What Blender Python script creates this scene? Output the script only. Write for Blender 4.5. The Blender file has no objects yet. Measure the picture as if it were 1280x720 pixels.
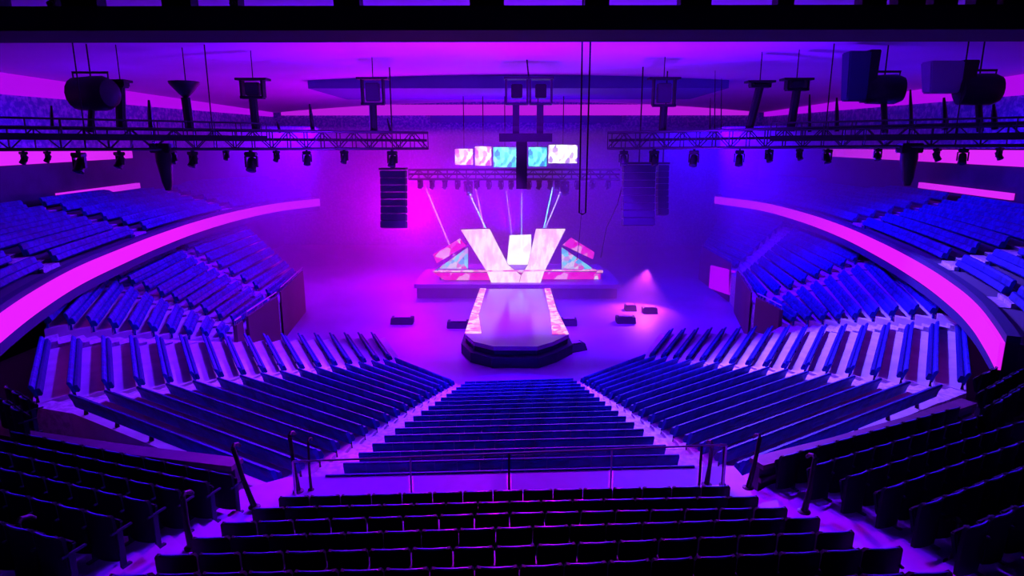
import bpy, math, random
from mathutils import Vector, Matrix
random.seed(7)
S = bpy.context.scene
COL = S.collection
PI = math.pi
H = 12.5                      # eye height above the arena floor
PITCH, YAW, F = math.radians(12.3), math.radians(0.5), 800.0

# ------------------------------------------------------------------ camera
cam_d = bpy.data.cameras.new('camera'); cam = bpy.data.objects.new('camera', cam_d); COL.objects.link(cam)
cam_d.sensor_width = 36; cam_d.lens = 36*F/1280; cam_d.clip_end = 400; cam_d.clip_start = .05
cam.location = (0, 0, H); cam.rotation_euler = (PI/2-PITCH, 0, YAW)
S.camera = cam
RM = cam.rotation_euler.to_matrix(); EYE = Vector((0, 0, H))
def ray(px, py): return RM @ Vector(((px-640)/F, -(py-360)/F, -1))
def G(px, py, z):             # the point of height z that the photo shows there
    d = ray(px, py); return EYE + d*((z-H)/d.z)
def D(px, py, y):             # the point at distance y that the photo shows there
    d = ray(px, py); return EYE + d*(y/d.y)

# ------------------------------------------------------------------ materials
def mat(name, col, rough=.6, spec=.4, metal=0, emis=None, es=0, noise=None, bump=None, alpha=None, trans=0, coat=0):
    m = bpy.data.materials.new(name); m.use_nodes = True
    nt = m.node_tree; b = nt.nodes['Principled BSDF']
    b.inputs['Base Color'].default_value = (*col, 1); b.inputs['Roughness'].default_value = rough
    b.inputs['Metallic'].default_value = metal; b.inputs['Specular IOR Level'].default_value = spec
    b.inputs['Transmission Weight'].default_value = trans
    b.inputs['Coat Weight'].default_value = coat
    if emis: b.inputs['Emission Color'].default_value = (*emis, 1); b.inputs['Emission Strength'].default_value = es
    tc = nt.nodes.new('ShaderNodeTexCoord')
    if noise:
        sc, col2, lo, hi = noise
        n = nt.nodes.new('ShaderNodeTexNoise'); n.inputs['Scale'].default_value = sc; n.inputs['Detail'].default_value = 6
        r = nt.nodes.new('ShaderNodeValToRGB'); r.color_ramp.elements[0].position = lo; r.color_ramp.elements[1].position = hi
        r.color_ramp.elements[0].color = (*col, 1); r.color_ramp.elements[1].color = (*col2, 1)
        nt.links.new(tc.outputs['Object'], n.inputs['Vector']); nt.links.new(n.outputs['Fac'], r.inputs[0]); nt.links.new(r.outputs[0], b.inputs['Base Color'])
    if bump:
        n = nt.nodes.new('ShaderNodeTexNoise'); n.inputs['Scale'].default_value = bump[0]
        bp = nt.nodes.new('ShaderNodeBump'); bp.inputs['Strength'].default_value = bump[1]
        nt.links.new(tc.outputs['Object'], n.inputs['Vector']); nt.links.new(n.outputs['Fac'], bp.inputs['Height']); nt.links.new(bp.outputs[0], b.inputs['Normal'])
    return m
def glow(name, cols, strength, scale=1.0, stretch=(1, 1, 1), kind='VORONOI'):
    """a lit LED face showing a picture of patches in the given colours"""
    m = bpy.data.materials.new(name); m.use_nodes = True; nt = m.node_tree
    b = nt.nodes['Principled BSDF']; b.inputs['Base Color'].default_value = (.02, .02, .02, 1); b.inputs['Roughness'].default_value = .4
    tc = nt.nodes.new('ShaderNodeTexCoord'); mp = nt.nodes.new('ShaderNodeMapping'); mp.inputs['Scale'].default_value = stretch
    nt.links.new(tc.outputs['Object'], mp.inputs[0])
    t = nt.nodes.new('ShaderNodeTexVoronoi' if kind == 'VORONOI' else 'ShaderNodeTexNoise'); t.inputs['Scale'].default_value = scale
    nt.links.new(mp.outputs[0], t.inputs['Vector'])
    r = nt.nodes.new('ShaderNodeValToRGB'); e = r.color_ramp.elements
    while len(e) < len(cols): e.new(.5)
    for i, (p, c) in enumerate(cols): e[i].position = p; e[i].color = (*c, 1)
    src = t.outputs['Color'] if kind == 'VORONOI' else t.outputs['Fac']
    if kind == 'VORONOI':
        sp = nt.nodes.new('ShaderNodeSeparateColor'); nt.links.new(src, sp.inputs[0]); src = sp.outputs[0]
    nt.links.new(src, r.inputs[0]); nt.links.new(r.outputs[0], b.inputs['Emission Color']); b.inputs['Emission Strength'].default_value = strength
    return m

M = {}
M['concrete'] = mat('pale_concrete', (.62, .55, .68), .75, noise=(1.3, (.48, .42, .54), .35, .7))
M['dim'] = mat('shaded_balcony_concrete', (.10, .09, .16), .8)  # darkened concrete: the balcony's weaker light is put into its colour
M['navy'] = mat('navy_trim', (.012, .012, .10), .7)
M['step'] = mat('pale_step', (.66, .56, .76), .7, noise=(6, (.40, .33, .50), .42, .62))
M['deckfloor'] = mat('worn_aisle_floor', (.46, .22, .62), .55, noise=(2.0, (.36, .17, .52), .3, .7))
M['arena'] = mat('arena_floor', (.34, .14, .48), .52, noise=(.25, (.28, .11, .40), .35, .65), spec=.5)
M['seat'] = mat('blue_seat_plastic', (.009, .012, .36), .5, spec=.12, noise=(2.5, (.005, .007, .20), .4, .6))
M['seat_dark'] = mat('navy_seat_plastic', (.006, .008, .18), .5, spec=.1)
M['shell'] = mat('black_chair_shell', (.010, .009, .02), .6, spec=.12)
M['cap'] = mat('indigo_edge_highlight', (.07, .06, .50), .4, spec=.4)  # lighter than the shell: light along the back tops put into the colour
M['cushion'] = mat('black_chair_fabric', (.012, .012, .03), .9, spec=.1, bump=(60, .2))
M['arm'] = mat('black_armrest', (.03, .03, .09), .45, spec=.3)
M['black'] = mat('black_metal', (.008, .008, .010), .5, spec=.3)
M['truss'] = mat('dark_truss_metal', (.035, .03, .045), .45, spec=.4, metal=.3)
M['steel'] = mat('brushed_rail', (.45, .40, .50), .3, metal=.8)
M['soffit'] = mat('dark_beam', (.012, .012, .025), .8)
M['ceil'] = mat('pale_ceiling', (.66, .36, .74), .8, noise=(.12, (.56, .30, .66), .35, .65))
M['bulk'] = mat('grey_bulkhead', (.10, .11, .30), .7)
M['wall'] = mat('dark_wall', (.03, .03, .05), .8, noise=(.4, (.05, .045, .08), .4, .6))
M['wall_mid'] = mat('mottled_gallery_wall', (.10, .12, .40), .7, noise=(3.5, (.35, .33, .62), .45, .62))
M['maroon'] = mat('maroon_wall', (.14, .03, .08), .7)
M['wood'] = mat('reddish_parapet', (.22, .012, .15), .6, noise=(3, (.14, .01, .10), .3, .7))
M['wood_dark'] = mat('dark_parapet', (.07, .03, .08), .6)
M['glass'] = mat('clear_glass', (.9, .9, .95), .02, trans=1.0)
M['ribbon'] = mat('lit_magenta_ribbon', (.02, .02, .02), .5, emis=(.80, .012, .96), es=1.0)
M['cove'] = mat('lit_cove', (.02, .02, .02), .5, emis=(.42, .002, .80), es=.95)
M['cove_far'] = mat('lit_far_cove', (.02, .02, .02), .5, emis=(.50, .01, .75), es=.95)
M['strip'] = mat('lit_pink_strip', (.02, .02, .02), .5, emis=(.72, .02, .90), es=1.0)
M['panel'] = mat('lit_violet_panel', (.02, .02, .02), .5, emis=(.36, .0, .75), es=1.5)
M['thrust'] = mat('glossy_stage_top', (.42, .01, .38), .17, spec=.32, coat=0)
M['skirt'] = mat('dark_stage_skirt', (.015, .012, .05), .7)
M['deck_side'] = mat('violet_stage_skirt', (.16, .04, .24), .6)
M['deck'] = mat('stage_deck', (.35, .10, .45), .5)
M['edge'] = glow('lit_stage_edge', [(0, (.9, .05, .6)), (.45, (1, .25, .6)), (.8, (1, .6, .8))], 1.1, 3)
M['led_v'] = glow('lit_pink_white_screen', [(0, (.9, .20, .50)), (.40, (1, .45, .68)), (.58, (1, .72, .82)), (.85, (1, .45, .62))], 1.35, 1.6, (1, 1, .35), 'NOISE')
M['led_c'] = glow('lit_white_screen', [(0, (1, .60, .9)), (.5, (1, .85, .85)), (1, (1, .8, .5))], 1.5, 1.6)
M['led_p'] = glow('lit_hot_pink_screen', [(0, (.9, .0, .45)), (.6, (1, .02, .6)), (.9, (1, .6, .95))], 1.1, 1.6)
M['led_b'] = glow('lit_patchwork_screen', [(0, (.05, .35, .9)), (.3, (.2, .75, 1)), (.5, (.95, .1, .6)), (.7, (1, .7, .9)), (.95, (.05, .1, .6))], 1.0, 2.4)
M['led_s1'] = glow('lit_pink_scoreboard', [(0, (.5, .02, .8)), (.35, (.95, .3, .95)), (.7, (1, .75, 1))], 2.2, 2.6, (1, 1, .8))
M['led_s2'] = glow('lit_cyan_scoreboard', [(0, (.0, .12, .75)), (.3, (.05, .5, .9)), (.7, (.25, .9, 1))], 2.2, 2.6, (1, 1, .8))
M['led_s3'] = glow('lit_white_scoreboard', [(0, (.35, .1, .9)), (.3, (1, .6, 1)), (.6, (1, .95, 1))], 2.2, 2.6, (1, 1, .8))
M['lens'] = mat('lit_lens', (.02, .02, .02), .3, emis=(.3, .7, 1), es=3)

# ------------------------------------------------------------------ mesh building
class MB:
    def __init__(s): s.v, s.f, s.m = [], [], []
    def add(s, vs, fs, mi=0):
        n = len(s.v); s.v += [tuple(p) for p in vs]
        for q in fs: s.f.append(tuple(i+n for i in q)); s.m.append(mi)
    def box(s, c, size, rz=0, mi=0, R=None):
        c = Vector(c); R = R or Matrix.Rotation(rz, 3, 'Z')
        vs = [c + R @ Vector((x*size[0]/2, y*size[1]/2, z*size[2]/2)) for x in (-1, 1) for y in (-1, 1) for z in (-1, 1)]
        s.add(vs, [(0, 1, 3, 2), (4, 6, 7, 5), (0, 4, 5, 1), (2, 3, 7, 6), (0, 2, 6, 4), (1, 5, 7, 3)], mi)
    def bar(s, a, b, w, h, mi=0):
        a, b = Vector(a), Vector(b); d = b-a; L = d.length
        if L < 1e-6: return
        s.box((a+b)/2, (L, w, h), R=d.to_track_quat('X', 'Z').to_matrix(), mi=mi)
    def tube(s, pts, r, n=8, mi=0):
        pts = [Vector(p) for p in pts]; rs = r if isinstance(r, (list, tuple)) else [r]*len(pts)
        rings = []
        for i, p in enumerate(pts):
            t = (pts[min(i+1, len(pts)-1)]-pts[max(i-1, 0)]).normalized()
            u = Vector((0, 0, 1)).cross(t)
            if u.length < 1e-3: u = Vector((1, 0, 0))
            u.normalize(); w = t.cross(u)
            rings.append([p + (u*math.cos(2*PI*k/n)+w*math.sin(2*PI*k/n))*rs[i] for k in range(n)])
        vs = [q for ring in rings for q in ring]; fs = []
        for i in range(len(pts)-1):
            for k in range(n): fs.append((i*n+k, i*n+(k+1) % n, (i+1)*n+(k+1) % n, (i+1)*n+k))
        fs.append(tuple(range(n-1, -1, -1))); fs.append(tuple((len(pts)-1)*n+k for k in range(n)))
        s.add(vs, fs, mi)
    def prism(s, poly, z0, z1, mi=0):
        n = len(poly); a = sum(poly[i][0]*poly[(i+1) % n][1]-poly[(i+1) % n][0]*poly[i][1] for i in range(n))
        if a < 0: poly = poly[::-1]
        vs = [(p[0], p[1], z0) for p in poly]+[(p[0], p[1], z1) for p in poly]
        fs = [tuple(range(n-1, -1, -1)), tuple(range(n, 2*n))]+[(i, (i+1) % n, n+(i+1) % n, n+i) for i in range(n)]
        s.add(vs, fs, mi)
    def slab(s, pts, off, mi=0):             # a flat outline given its thickness along off
        pts = [Vector(p) for p in pts]; off = Vector(off); n = len(pts)
        vs = pts+[p+off for p in pts]
        s.add(vs, [tuple(range(n-1, -1, -1)), tuple(range(n, 2*n))]+[(i, (i+1) % n, n+(i+1) % n, n+i) for i in range(n)], mi)
    def sweep(s, path, prof, closed=True, mi=0, cap=True, flip=1):
        """prof: (offset to the path's left, height); path: points in plan with z"""
        path = [Vector(p) for p in path]; n = len(prof); vs = []
        for i, p in enumerate(path):
            t = path[min(i+1, len(path)-1)]-path[max(i-1, 0)]; t.z = 0; t.normalize(); l = Vector((-t.y, t.x, 0))*flip
            vs += [p + l*o + Vector((0, 0, h)) for o, h in prof]
        fs = []
        for i in range(len(path)-1):
            for k in range(n if closed else n-1): fs.append((i*n+k, i*n+(k+1) % n, (i+1)*n+(k+1) % n, (i+1)*n+k))
        if cap and closed: fs += [tuple(range(n-1, -1, -1)), tuple((len(path)-1)*n+k for k in range(n))]
        s.add(vs, fs, mi)
    def lathe(s, prof, c=(0, 0, 0), n=16, R=None, mi=0):
        c = Vector(c); R = R or Matrix.Identity(3); vs = []
        for r, z in prof: vs += [c + R @ Vector((r*math.cos(2*PI*k/n), r*math.sin(2*PI*k/n), z)) for k in range(n)]
        fs = []
        for i in range(len(prof)-1):
            for k in range(n): fs.append((i*n+k, i*n+(k+1) % n, (i+1)*n+(k+1) % n, (i+1)*n+k))
        fs += [tuple(range(n-1, -1, -1)), tuple((len(prof)-1)*n+k for k in range(n))]
        s.add(vs, fs, mi)
    def build(s, name, mats, parent=None, loc=None, smooth=False, bevel=0):
        me = bpy.data.meshes.new(name); me.from_pydata(s.v, [], s.f); me.update()
        for m in (mats if isinstance(mats, (list, tuple)) else [mats]): me.materials.append(m)
        for i, p in enumerate(me.polygons): p.material_index = s.m[i]
        import bmesh
        bm = bmesh.new(); bm.from_mesh(me); bmesh.ops.recalc_face_normals(bm, faces=bm.faces)
        if bevel: bmesh.ops.bevel(bm, geom=[e for e in bm.edges if e.is_manifold], offset=bevel, segments=2, affect='EDGES', clamp_overlap=True)
        bm.to_mesh(me); bm.free()
        if smooth:
            for p in me.polygons: p.use_smooth = True
            try: me.set_sharp_from_angle(angle=math.radians(40))
            except Exception: pass
        o = bpy.data.objects.new(name, me); COL.objects.link(o)
        if parent: o.parent = parent
        if loc is not None: o.location = loc
        return o
def tag(o, label, cat, group=None):
    o['label'] = label; o['category'] = cat
    if group: o['group'] = group
    return o
def thing(name, loc=(0, 0, 0), rz=0):
    o = bpy.data.objects.new(name, None); o.empty_display_size = .1; COL.objects.link(o); o.location = loc; o.rotation_euler = (0, 0, rz); return o
def struct(mb, name, m, **k):
    o = mb.build(name, m, **k); o['kind'] = 'structure'; return o
def copy_tree(o, parent=None):
    c = o.copy(); COL.objects.link(c)
    if parent: c.parent = parent
    for ch in list(o.children): copy_tree(ch, c)
    return c
ORD = 'first second third fourth fifth sixth seventh eighth ninth tenth eleventh twelfth thirteenth fourteenth fifteenth sixteenth seventeenth eighteenth nineteenth twentieth'.split()
def V2(a, b, t): return a.lerp(b, t)

# ------------------------------------------------------------------ seat rows and terraces
def back_profile(s=1.0):
    return [(.10, .16), (.15, .36), (.24, .57), (.21, .62), (.15, .61), (.10, .55), (.04, .33), (.02, .22)]
def pan_profile():
    return [(.02, .24), (.08, .44), (.02, .48), (-.05, .47), (-.12, .28), (-.08, .22)]   # tipped up
def row_segments(path, seat_w, gap):
    """cut a path into seat-wide pieces"""
    path = [Vector(p) for p in path]; L = [0]
    for a, b in zip(path, path[1:]): L.append(L[-1]+(b-a).length)
    def at(d):
        d = max(0, min(L[-1], d))
        for i in range(len(path)-1):
            if d <= L[i+1]+1e-9: return path[i].lerp(path[i+1], (d-L[i])/max(L[i+1]-L[i], 1e-9))
        return path[-1]
    n = max(1, round(L[-1]/seat_w)); w = L[-1]/n
    return [(at(i*w+gap/2), at((i+1)*w-gap/2)) for i in range(n)]
def seat_row(path, face, label, group, fine=True, scale=1.0, m='seat', m2='seat_dark'):
    """a joined row of fixed seats along path; face = direction its sitters look"""
    path = [Vector(p) for p in path]
    o0 = path[0].copy(); pts = [p-o0 for p in path]
    t = pts[-1]-pts[0]; l = Vector((-t.y, t.x, 0)); flip = -1 if l.dot(Vector(face)) > 0 else 1
    segs = row_segments(pts, .56, .012)
    if fine:
        root = thing('seat_row', o0)
        b = MB(); p = MB(); g = MB()
        for a, c in segs:
            b.sweep([a, c], back_profile(scale), flip=flip); p.sweep([a, c], pan_profile(), flip=flip)
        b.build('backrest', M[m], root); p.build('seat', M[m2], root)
        g.sweep(pts, [(.02, .16), (.08, .16), (.08, .22), (.02, .22)], flip=flip)
        for a, c in segs[::3]:
            g.sweep([a, a.lerp(c, .15)], [(.0, .005), (.10, .005), (.07, .18), (.02, .18)], flip=flip)
        g.build('support_beam', M['black'], root)
    else:
        b = MB()
        for a, c in segs:
            b.sweep([a, c], [(o*1.15, h*1.25) for o, h in back_profile()], flip=flip); b.sweep([a, c], [(o*1.2, h*1.1) for o, h in pan_profile()], flip=flip, mi=0)
        b.sweep([pts[0], pts[0].lerp(pts[-1], .01)], [(.0, .005), (.10, .005), (.07, .24), (.02, .24)], flip=flip)
        root = b.build('seat_row', [M[m], M[m2]]); root.location = o0
    return tag(root, label, 'row of seats', group)

def xy(p, z): return Vector((p.x, p.y, z))
def terrace(name, F0, F1, B0, B1, zf, zb, n, m='concrete', bottom=0.0):
    b = MB()
    for k in range(n):
        t0, t1 = k/n, (k+1)/n; z = zf+(zb-zf)*k/max(n-1, 1)
        b.prism([V2(F0, B0, t0), V2(F1, B1, t0), V2(F1, B1, t1), V2(F0, B0, t1)], bottom, z)
    return struct(b, name, M[m])
def block(F0, F1, B0, B1, zf, zb, n, where, group, fine=True, skip=(), pos=.80, inset=.06, cen=None):
    """terraced block: F0-F1 front edge, B0-B1 back edge, rows numbered from the front"""
    terrace('floor_terrace', F0, F1, B0, B1, zf, zb, n)
    face = (F0+F1)/2-(B0+B1)/2; face.z = 0
    for k in range(n):
        if k in skip: continue
        t = (k+pos)/n; z = zf+(zb-zf)*k/max(n-1, 1)
        a, c = xy(V2(F0, B0, t), z), xy(V2(F1, B1, t), z); u = (c-a).normalized()
        seat_row([a+u*inset, c-u*inset], face, 'navy seat row, %s up from the front of the %s' % (ORD[k], where), group, fine)
def stair(name, A0, A1, B0, B1, zf, zb, n, m='step', bottom=0.0, rng=2):
    """an aisle of steps between two edges: A0-B0 one side, A1-B1 the other"""
    terrace(name, A0, A1, B0, B1, zf, zb, n*rng, m, bottom)

ZF, ZB = .50, 4.62
SH = .62                      # height of a seat back over its tread
def GT(px, py, z): return G(px, py, z+SH)
# corner points
cF0, cF1, cB0, cB1 = GT(583, 468, ZF), GT(714, 464, ZF), GT(401, 594, ZB), GT(872, 582, ZB)
block(cF0, cF1, cB0, cB1, ZF, ZB, 17, 'centre block', 'seat rows of the centre block')
# right flank
aF0, aF1, aB0, aB1 = GT(722, 463, ZF), GT(794, 436, ZF), GT(925, 578, ZB), GT(1178, 480, ZB)
bF0, bF1, bB0, bB1 = GT(803, 434, ZF), GT(826, 406, ZF), GT(1212, 468, ZB), GT(1206, 400, ZB)
block(aF0, aF1, aB0, aB1, ZF, ZB, 17, 'slanting block right of centre', 'seat rows of the slanting block on the right')
block(bF0, bF1, bB0, bB1, ZF, ZB, 17, 'outer block on the right', 'seat rows of the outer block on the right')
# left flank
eF0, eF1, eB0, eB1 = GT(572, 466, ZF), GT(507, 440, ZF), GT(345, 590, ZB), GT(85, 492, ZB)
hF0, hF1, hB0, hB1 = GT(500, 437, ZF), GT(480, 410, ZF), GT(36, 484, ZB), GT(50, 420, ZB)
block(eF0, eF1, eB0, eB1, ZF, ZB, 17, 'slanting block left of centre', 'seat rows of the slanting block on the left')
block(hF0, hF1, hB0, hB1, ZF, ZB, 17, 'outer block on the left', 'seat rows of the outer block on the left')
# aisles
stair('floor_stairs', cF1, aF0, cB1, aB0, ZF-.02, ZB-.02, 17)
stair('floor_stairs', aF1, bF0, aB1, bB0, ZF-.02, ZB-.02, 17)
stair('floor_stairs', cF0, eF0, cB0, eB0, ZF-.02, ZB-.02, 17)
stair('floor_stairs', eF1, hF0, eB1, hB0, ZF-.02, ZB-.02, 17)

# lower bowl along the sides, raised on a wall above the floor
def side_blocks(spec, side, zf=2.5):
    prev = None
    for i, (f0, f1, b0, b1, z1, n) in enumerate(spec):
        F0, F1, B0, B1 = G(*f0, zf), G(*f1, zf), G(*b0, z1), G(*b1, z1)
        nm = ('nearest', 'middle', 'farthest')[i]
        block(F0, F1, B0, B1, zf, z1, n, '%s side block on the %s' % (nm, side), 'seat rows of the %s side block on the %s' % (nm, side), fine=False)
        if prev: stair('floor_stairs', prev[0], F0, prev[1], B0, zf-.02, z1-.02, n)
        w = MB(); a, c = xy(F0, 0), xy(F1, 0); nrm = ((F0+F1)/2-(B0+B1)/2); nrm.z = 0; nrm.normalize()
        w.prism([a+nrm*.02, c+nrm*.02, c+nrm*.22, a+nrm*.22], 0, zf+.75); struct(w, 'wall_'+side, M['maroon'])
        r = MB(); r.tube([a+nrm*.12+Vector((0, 0, zf+1.0)), c+nrm*.12+Vector((0, 0, zf+1.0))], .04)
        for q in range(5):
            p = a.lerp(c, q/4)+nrm*.12; r.tube([p+Vector((0, 0, zf+.74)), p+Vector((0, 0, zf+1.0))], .03)
        tag(r.build('guard_rail', M['steel']), 'pale metal guard rail on the wall before the %s side block on the %s' % (nm, side), 'rail')
        prev = (F1, B1)
        yield F0, F1, B0, B1
RB = list(side_blocks([((978, 403), (948, 386), (1200, 399), (1118, 325), 5.2, 10),
                       ((940, 379), (922, 350), (1103, 318), (1003, 283), 5.3, 10),
                       ((914, 340), (876, 317), (985, 279), (905, 262), 5.4, 9)], 'right'))
LB = list(side_blocks([((292, 424), (300, 418), (55, 412), (112, 352), 5.2, 10),
                       ((308, 411), (345, 384), (127, 347), (205, 311), 5.3, 10),
                       ((350, 378), (378, 350), (218, 306), (300, 282), 5.4, 9)], 'left'))
stair('floor_stairs', V2(bF1, bB1, .45), RB[0][0], bB1, RB[0][2], 2.3, 4.9, 9)
stair('floor_stairs', V2(hF1, hB1, .45), LB[0][0], hB1, LB[0][2], 2.3, 4.9, 9)

# ------------------------------------------------------------------ upper deck with lit ribbon
ZR = 6.8
def smooth_path(pts, n=40):
    out = []
    P = [pts[0]*2-pts[1]]+pts+[pts[-1]*2-pts[-2]]
    per = max(2, n//(len(pts)-1))
    for i in range(1, len(P)-2):
        for k in range(per):
            t = k/per; a, b, c, d = P[i-1], P[i], P[i+1], P[i+2]
            out.append(.5*((2*b)+(c-a)*t+(2*a-5*b+4*c-d)*t*t+(3*b-a-3*c+d)*t**3))
    out.append(pts[-1]); return out
def offset(path, o):
    res = []
    for i, p in enumerate(path):
        t = path[min(i+1, len(path)-1)]-path[max(i-1, 0)]; t.z = 0; t.normalize(); res.append(p+Vector((-t.y, t.x, 0))*o)
    return res
def upper_deck(px, side, aisles):
    pts = smooth_path([G(x, y, ZR) for x, y in px], 54)       # from the far end to the near one
    flip = 1 if side == 'right' else -1
    # left side: far -> near with the outside on the right hand and so on
    out = (lambda o: offset(pts, o*flip))
    b = MB(); outer = out(.18)
    b.sweep(pts, [(0, -.40), (.12*flip, -.40), (.12*flip, .40), (0, .40)])
    tag(b.build('ribbon_display', M['ribbon']), 'glowing magenta ribbon display along the %s balcony edge' % side, 'ribbon display')
    s = MB(); N = 6; dep = 6.7; run = dep/N
    s.sweep(pts, [(.14*flip, -.85), (dep*flip, -.85), (dep*flip, -.5), (.14*flip, .45)])
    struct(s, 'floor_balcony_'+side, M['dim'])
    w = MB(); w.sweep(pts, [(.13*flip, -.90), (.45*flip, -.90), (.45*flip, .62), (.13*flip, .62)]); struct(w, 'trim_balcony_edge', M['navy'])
    ter = MB()
    for k in range(N):
        z = .35+k*.32
        ter.sweep(pts, [((.5+k*run)*flip, -.5), ((.5+(k+1)*run)*flip, -.5), ((.5+(k+1)*run)*flip, z), ((.5+k*run)*flip, z)])
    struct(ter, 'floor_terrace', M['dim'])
    n = len(pts)-1; cuts = [0]+aisles+[n]
    names = ['farthest', 'second farthest', 'third farthest', 'second nearest', 'nearest']
    for j in range(len(cuts)-1):
        i0, i1 = cuts[j], cuts[j+1]
        for k in range(N):
            pk = out(.5+k*run+run*.62); seg = [p+Vector((0, 0, .35+k*.32)) for p in pk[i0:i1+1]]
            a, c = seg[0], seg[-1]
            
            tt = (c-a)
            def trim(q0, q1, d): L_ = (q1-q0).length; return q0.lerp(q1, min(.95, d/L_))
            if j: seg[0] = trim(seg[0], seg[1], 1.05)
            if j < len(cuts)-2: seg[-1] = trim(seg[-1], seg[-2], 1.05)
            mid = pts[(i0+i1)//2]-pk[(i0+i1)//2]
            seat_row(seg, mid, 'curved blue seat row, %s up in the %s section, %s balcony' % (ORD[k], names[j], side), 'seat rows of the %s balcony' % side, fine=False, scale=1.3)
    for i in aisles:                                       # pale aisle steps
        st = MB()
        for k in range(N*2):
            o0, o1 = .5+k*run/2, .5+(k+1)*run/2; z = .35+(k//2)*.32+(.03 if k % 2 == 0 else .18)
            a, c, d, e = out(o0)[i], out(o1)[i], out(o0)[i], out(o1)[i]
            t = (pts[min(i+1, n)]-pts[i-1]); t.z = 0; t.normalize(); hw = .9
            st.prism([a-t*hw, a+t*hw, c+t*hw, c-t*hw], ZR-.4, ZR+z)
        struct(st, 'floor_stairs', M['step'])
    return pts
PR = upper_deck([(893, 250), (950, 258), (1000, 271), (1050, 289), (1100, 313), (1150, 342), (1190, 371), (1215, 395), (1234, 422), (1247, 445)], 'right', [18, 30, 40])
PL = upper_deck([(400, 253), (350, 259), (300, 269), (250, 283), (200, 301), (150, 322), (100, 345), (50, 375), (0, 412), (-60, 465)], 'left', [12, 24, 36])

# ------------------------------------------------------------------ camera tier: single black chairs
def make_chair(label, group):
    t = thing('stadium_chair'); tag(t, label, 'chair', group)
    b = MB(); n = 6
    def shell(x, z):        # curved back, sides wrap forward, top corners rounded
        return (x, .02 + .05*(z-.35) - .9*x*x, z)
    W = .235; rows_z = [.14, .45, .74, .86, .90]; wid = [.262, .274, .274, .272, .245]
    pts = []
    for off in (0, .055):
        for z, w in zip(rows_z, wid):
            for k in range(n+1):
                x = -w+2*w*k/n; p = shell(x, z); pts.append((p[0], -(p[1])-off if False else p[1]*-1+0-off, p[2]))
    m = n+1; R = len(rows_z); fs = []
    for s in range(2):
        for r in range(R-1):
            for k in range(n): q = s*R*m+r*m+k; fs.append((q, q+1, q+m+1, q+m))
    for k in range(n):
        fs.append((k, k+1, R*m+k+1, R*m+k)); fs.append(((R-1)*m+k, (R-1)*m+k+1, R*m+(R-1)*m+k+1, R*m+(R-1)*m+k))
    for r in range(R-1):
        for k in (0, n): fs.append((r*m+k, (r+1)*m+k, R*m+(r+1)*m+k, R*m+r*m+k))
    b.add(pts, fs); b.build('backrest', M['shell'], t, smooth=True)
    e = MB(); sg = []         # rounded top edge, the light it catches painted in as indigo
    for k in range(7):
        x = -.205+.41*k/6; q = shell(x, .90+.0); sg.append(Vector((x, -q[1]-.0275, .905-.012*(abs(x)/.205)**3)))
    e.tube(sg, [.012, .02, .022, .022, .022, .02, .012], 6); e.build('back_edge_highlight', M['cap'], t, smooth=True)
    c = MB()                 # padded front of the back
    c.box((0, .02, .64), (.38, .05, .40)); c.build('back_cushion', M['cushion'], t, bevel=.02)
    s = MB()                 # seat tipped up against the back
    s.box((0, .12, .52), (.42, .09, .40), R=Matrix.Rotation(math.radians(-14), 3, 'X')); s.build('seat', M['cushion'], t, bevel=.025)
    a = MB()
    a.box((.27, .10, .62), (.05, .36, .035)); a.build('armrest', M['arm'], t, bevel=.01)
    l = MB()
    l.box((.27, .06, .31), (.035, .09, .60)); l.box((.27, .05, .015), (.06, .26, .03)); l.build('leg', M['arm'], t)
    return t
proto_chair = None
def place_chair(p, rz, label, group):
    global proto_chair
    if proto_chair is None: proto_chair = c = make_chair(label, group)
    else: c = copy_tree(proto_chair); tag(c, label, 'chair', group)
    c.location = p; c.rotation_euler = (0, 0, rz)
def walk(path, step):
    out = []; L = [0]
    for a, b in zip(path, path[1:]): L.append(L[-1]+(b-a).length)
    n = int(L[-1]/step+.35)
    for i in range(n):
        d = (i+.5)*L[-1]/n
        for j in range(len(path)-1):
            if d <= L[j+1]: out.append((path[j].lerp(path[j+1], (d-L[j])/(L[j+1]-L[j])), (path[j+1]-path[j]).normalized())); break
    return out
ztop = [6.30+.226*k for k in range(7)]
zfl = [z-.90 for z in ztop]
CL = [(348, 620), (315, 634), (275, 652), (239, 671), (193, 692), (135, 717), (75, 748)]
CM = [(632, 612), (632, 626), (634, 640), (636, 658), (640, 681), (645, 706), (650, 736)]
CR = [(913, 606), (948, 619), (985, 633), (1025, 645), (1068, 662), (1128, 682), (1190, 712)]
LE = [(291, 593), (260, 602), (226, 612), (188, 626), (142, 645), (80, 672)]
RE = [(975, 570), (1015, 581), (1058, 595), (1103, 610), (1150, 630), (1204, 660)]
rowname = ['front', 'second', 'third', 'fourth', 'fifth', 'sixth', 'rearmost']
Cpaths = [[xy(G(*CL[k], ztop[k]), zfl[k]), xy(G(*CM[k], ztop[k]), zfl[k]), xy(G(*CR[k], ztop[k]), zfl[k])] for k in range(7)]
dL = (G(60, 547, 6.3)-G(291, 593, 6.3)).normalized(); dR = (G(1200, 507, 6.3)-G(975, 570, 6.3)).normalized()
LP, RP = [], []
for k in range(6):
    a = xy(G(*LE[k], ztop[k]), zfl[k]); LP.append([a, a+dL*(6.2-k*.12)])
    a = xy(G(*RE[k], ztop[k]), zfl[k]); RP.append([a, a+dR*(6.1-k*.15)])
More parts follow.
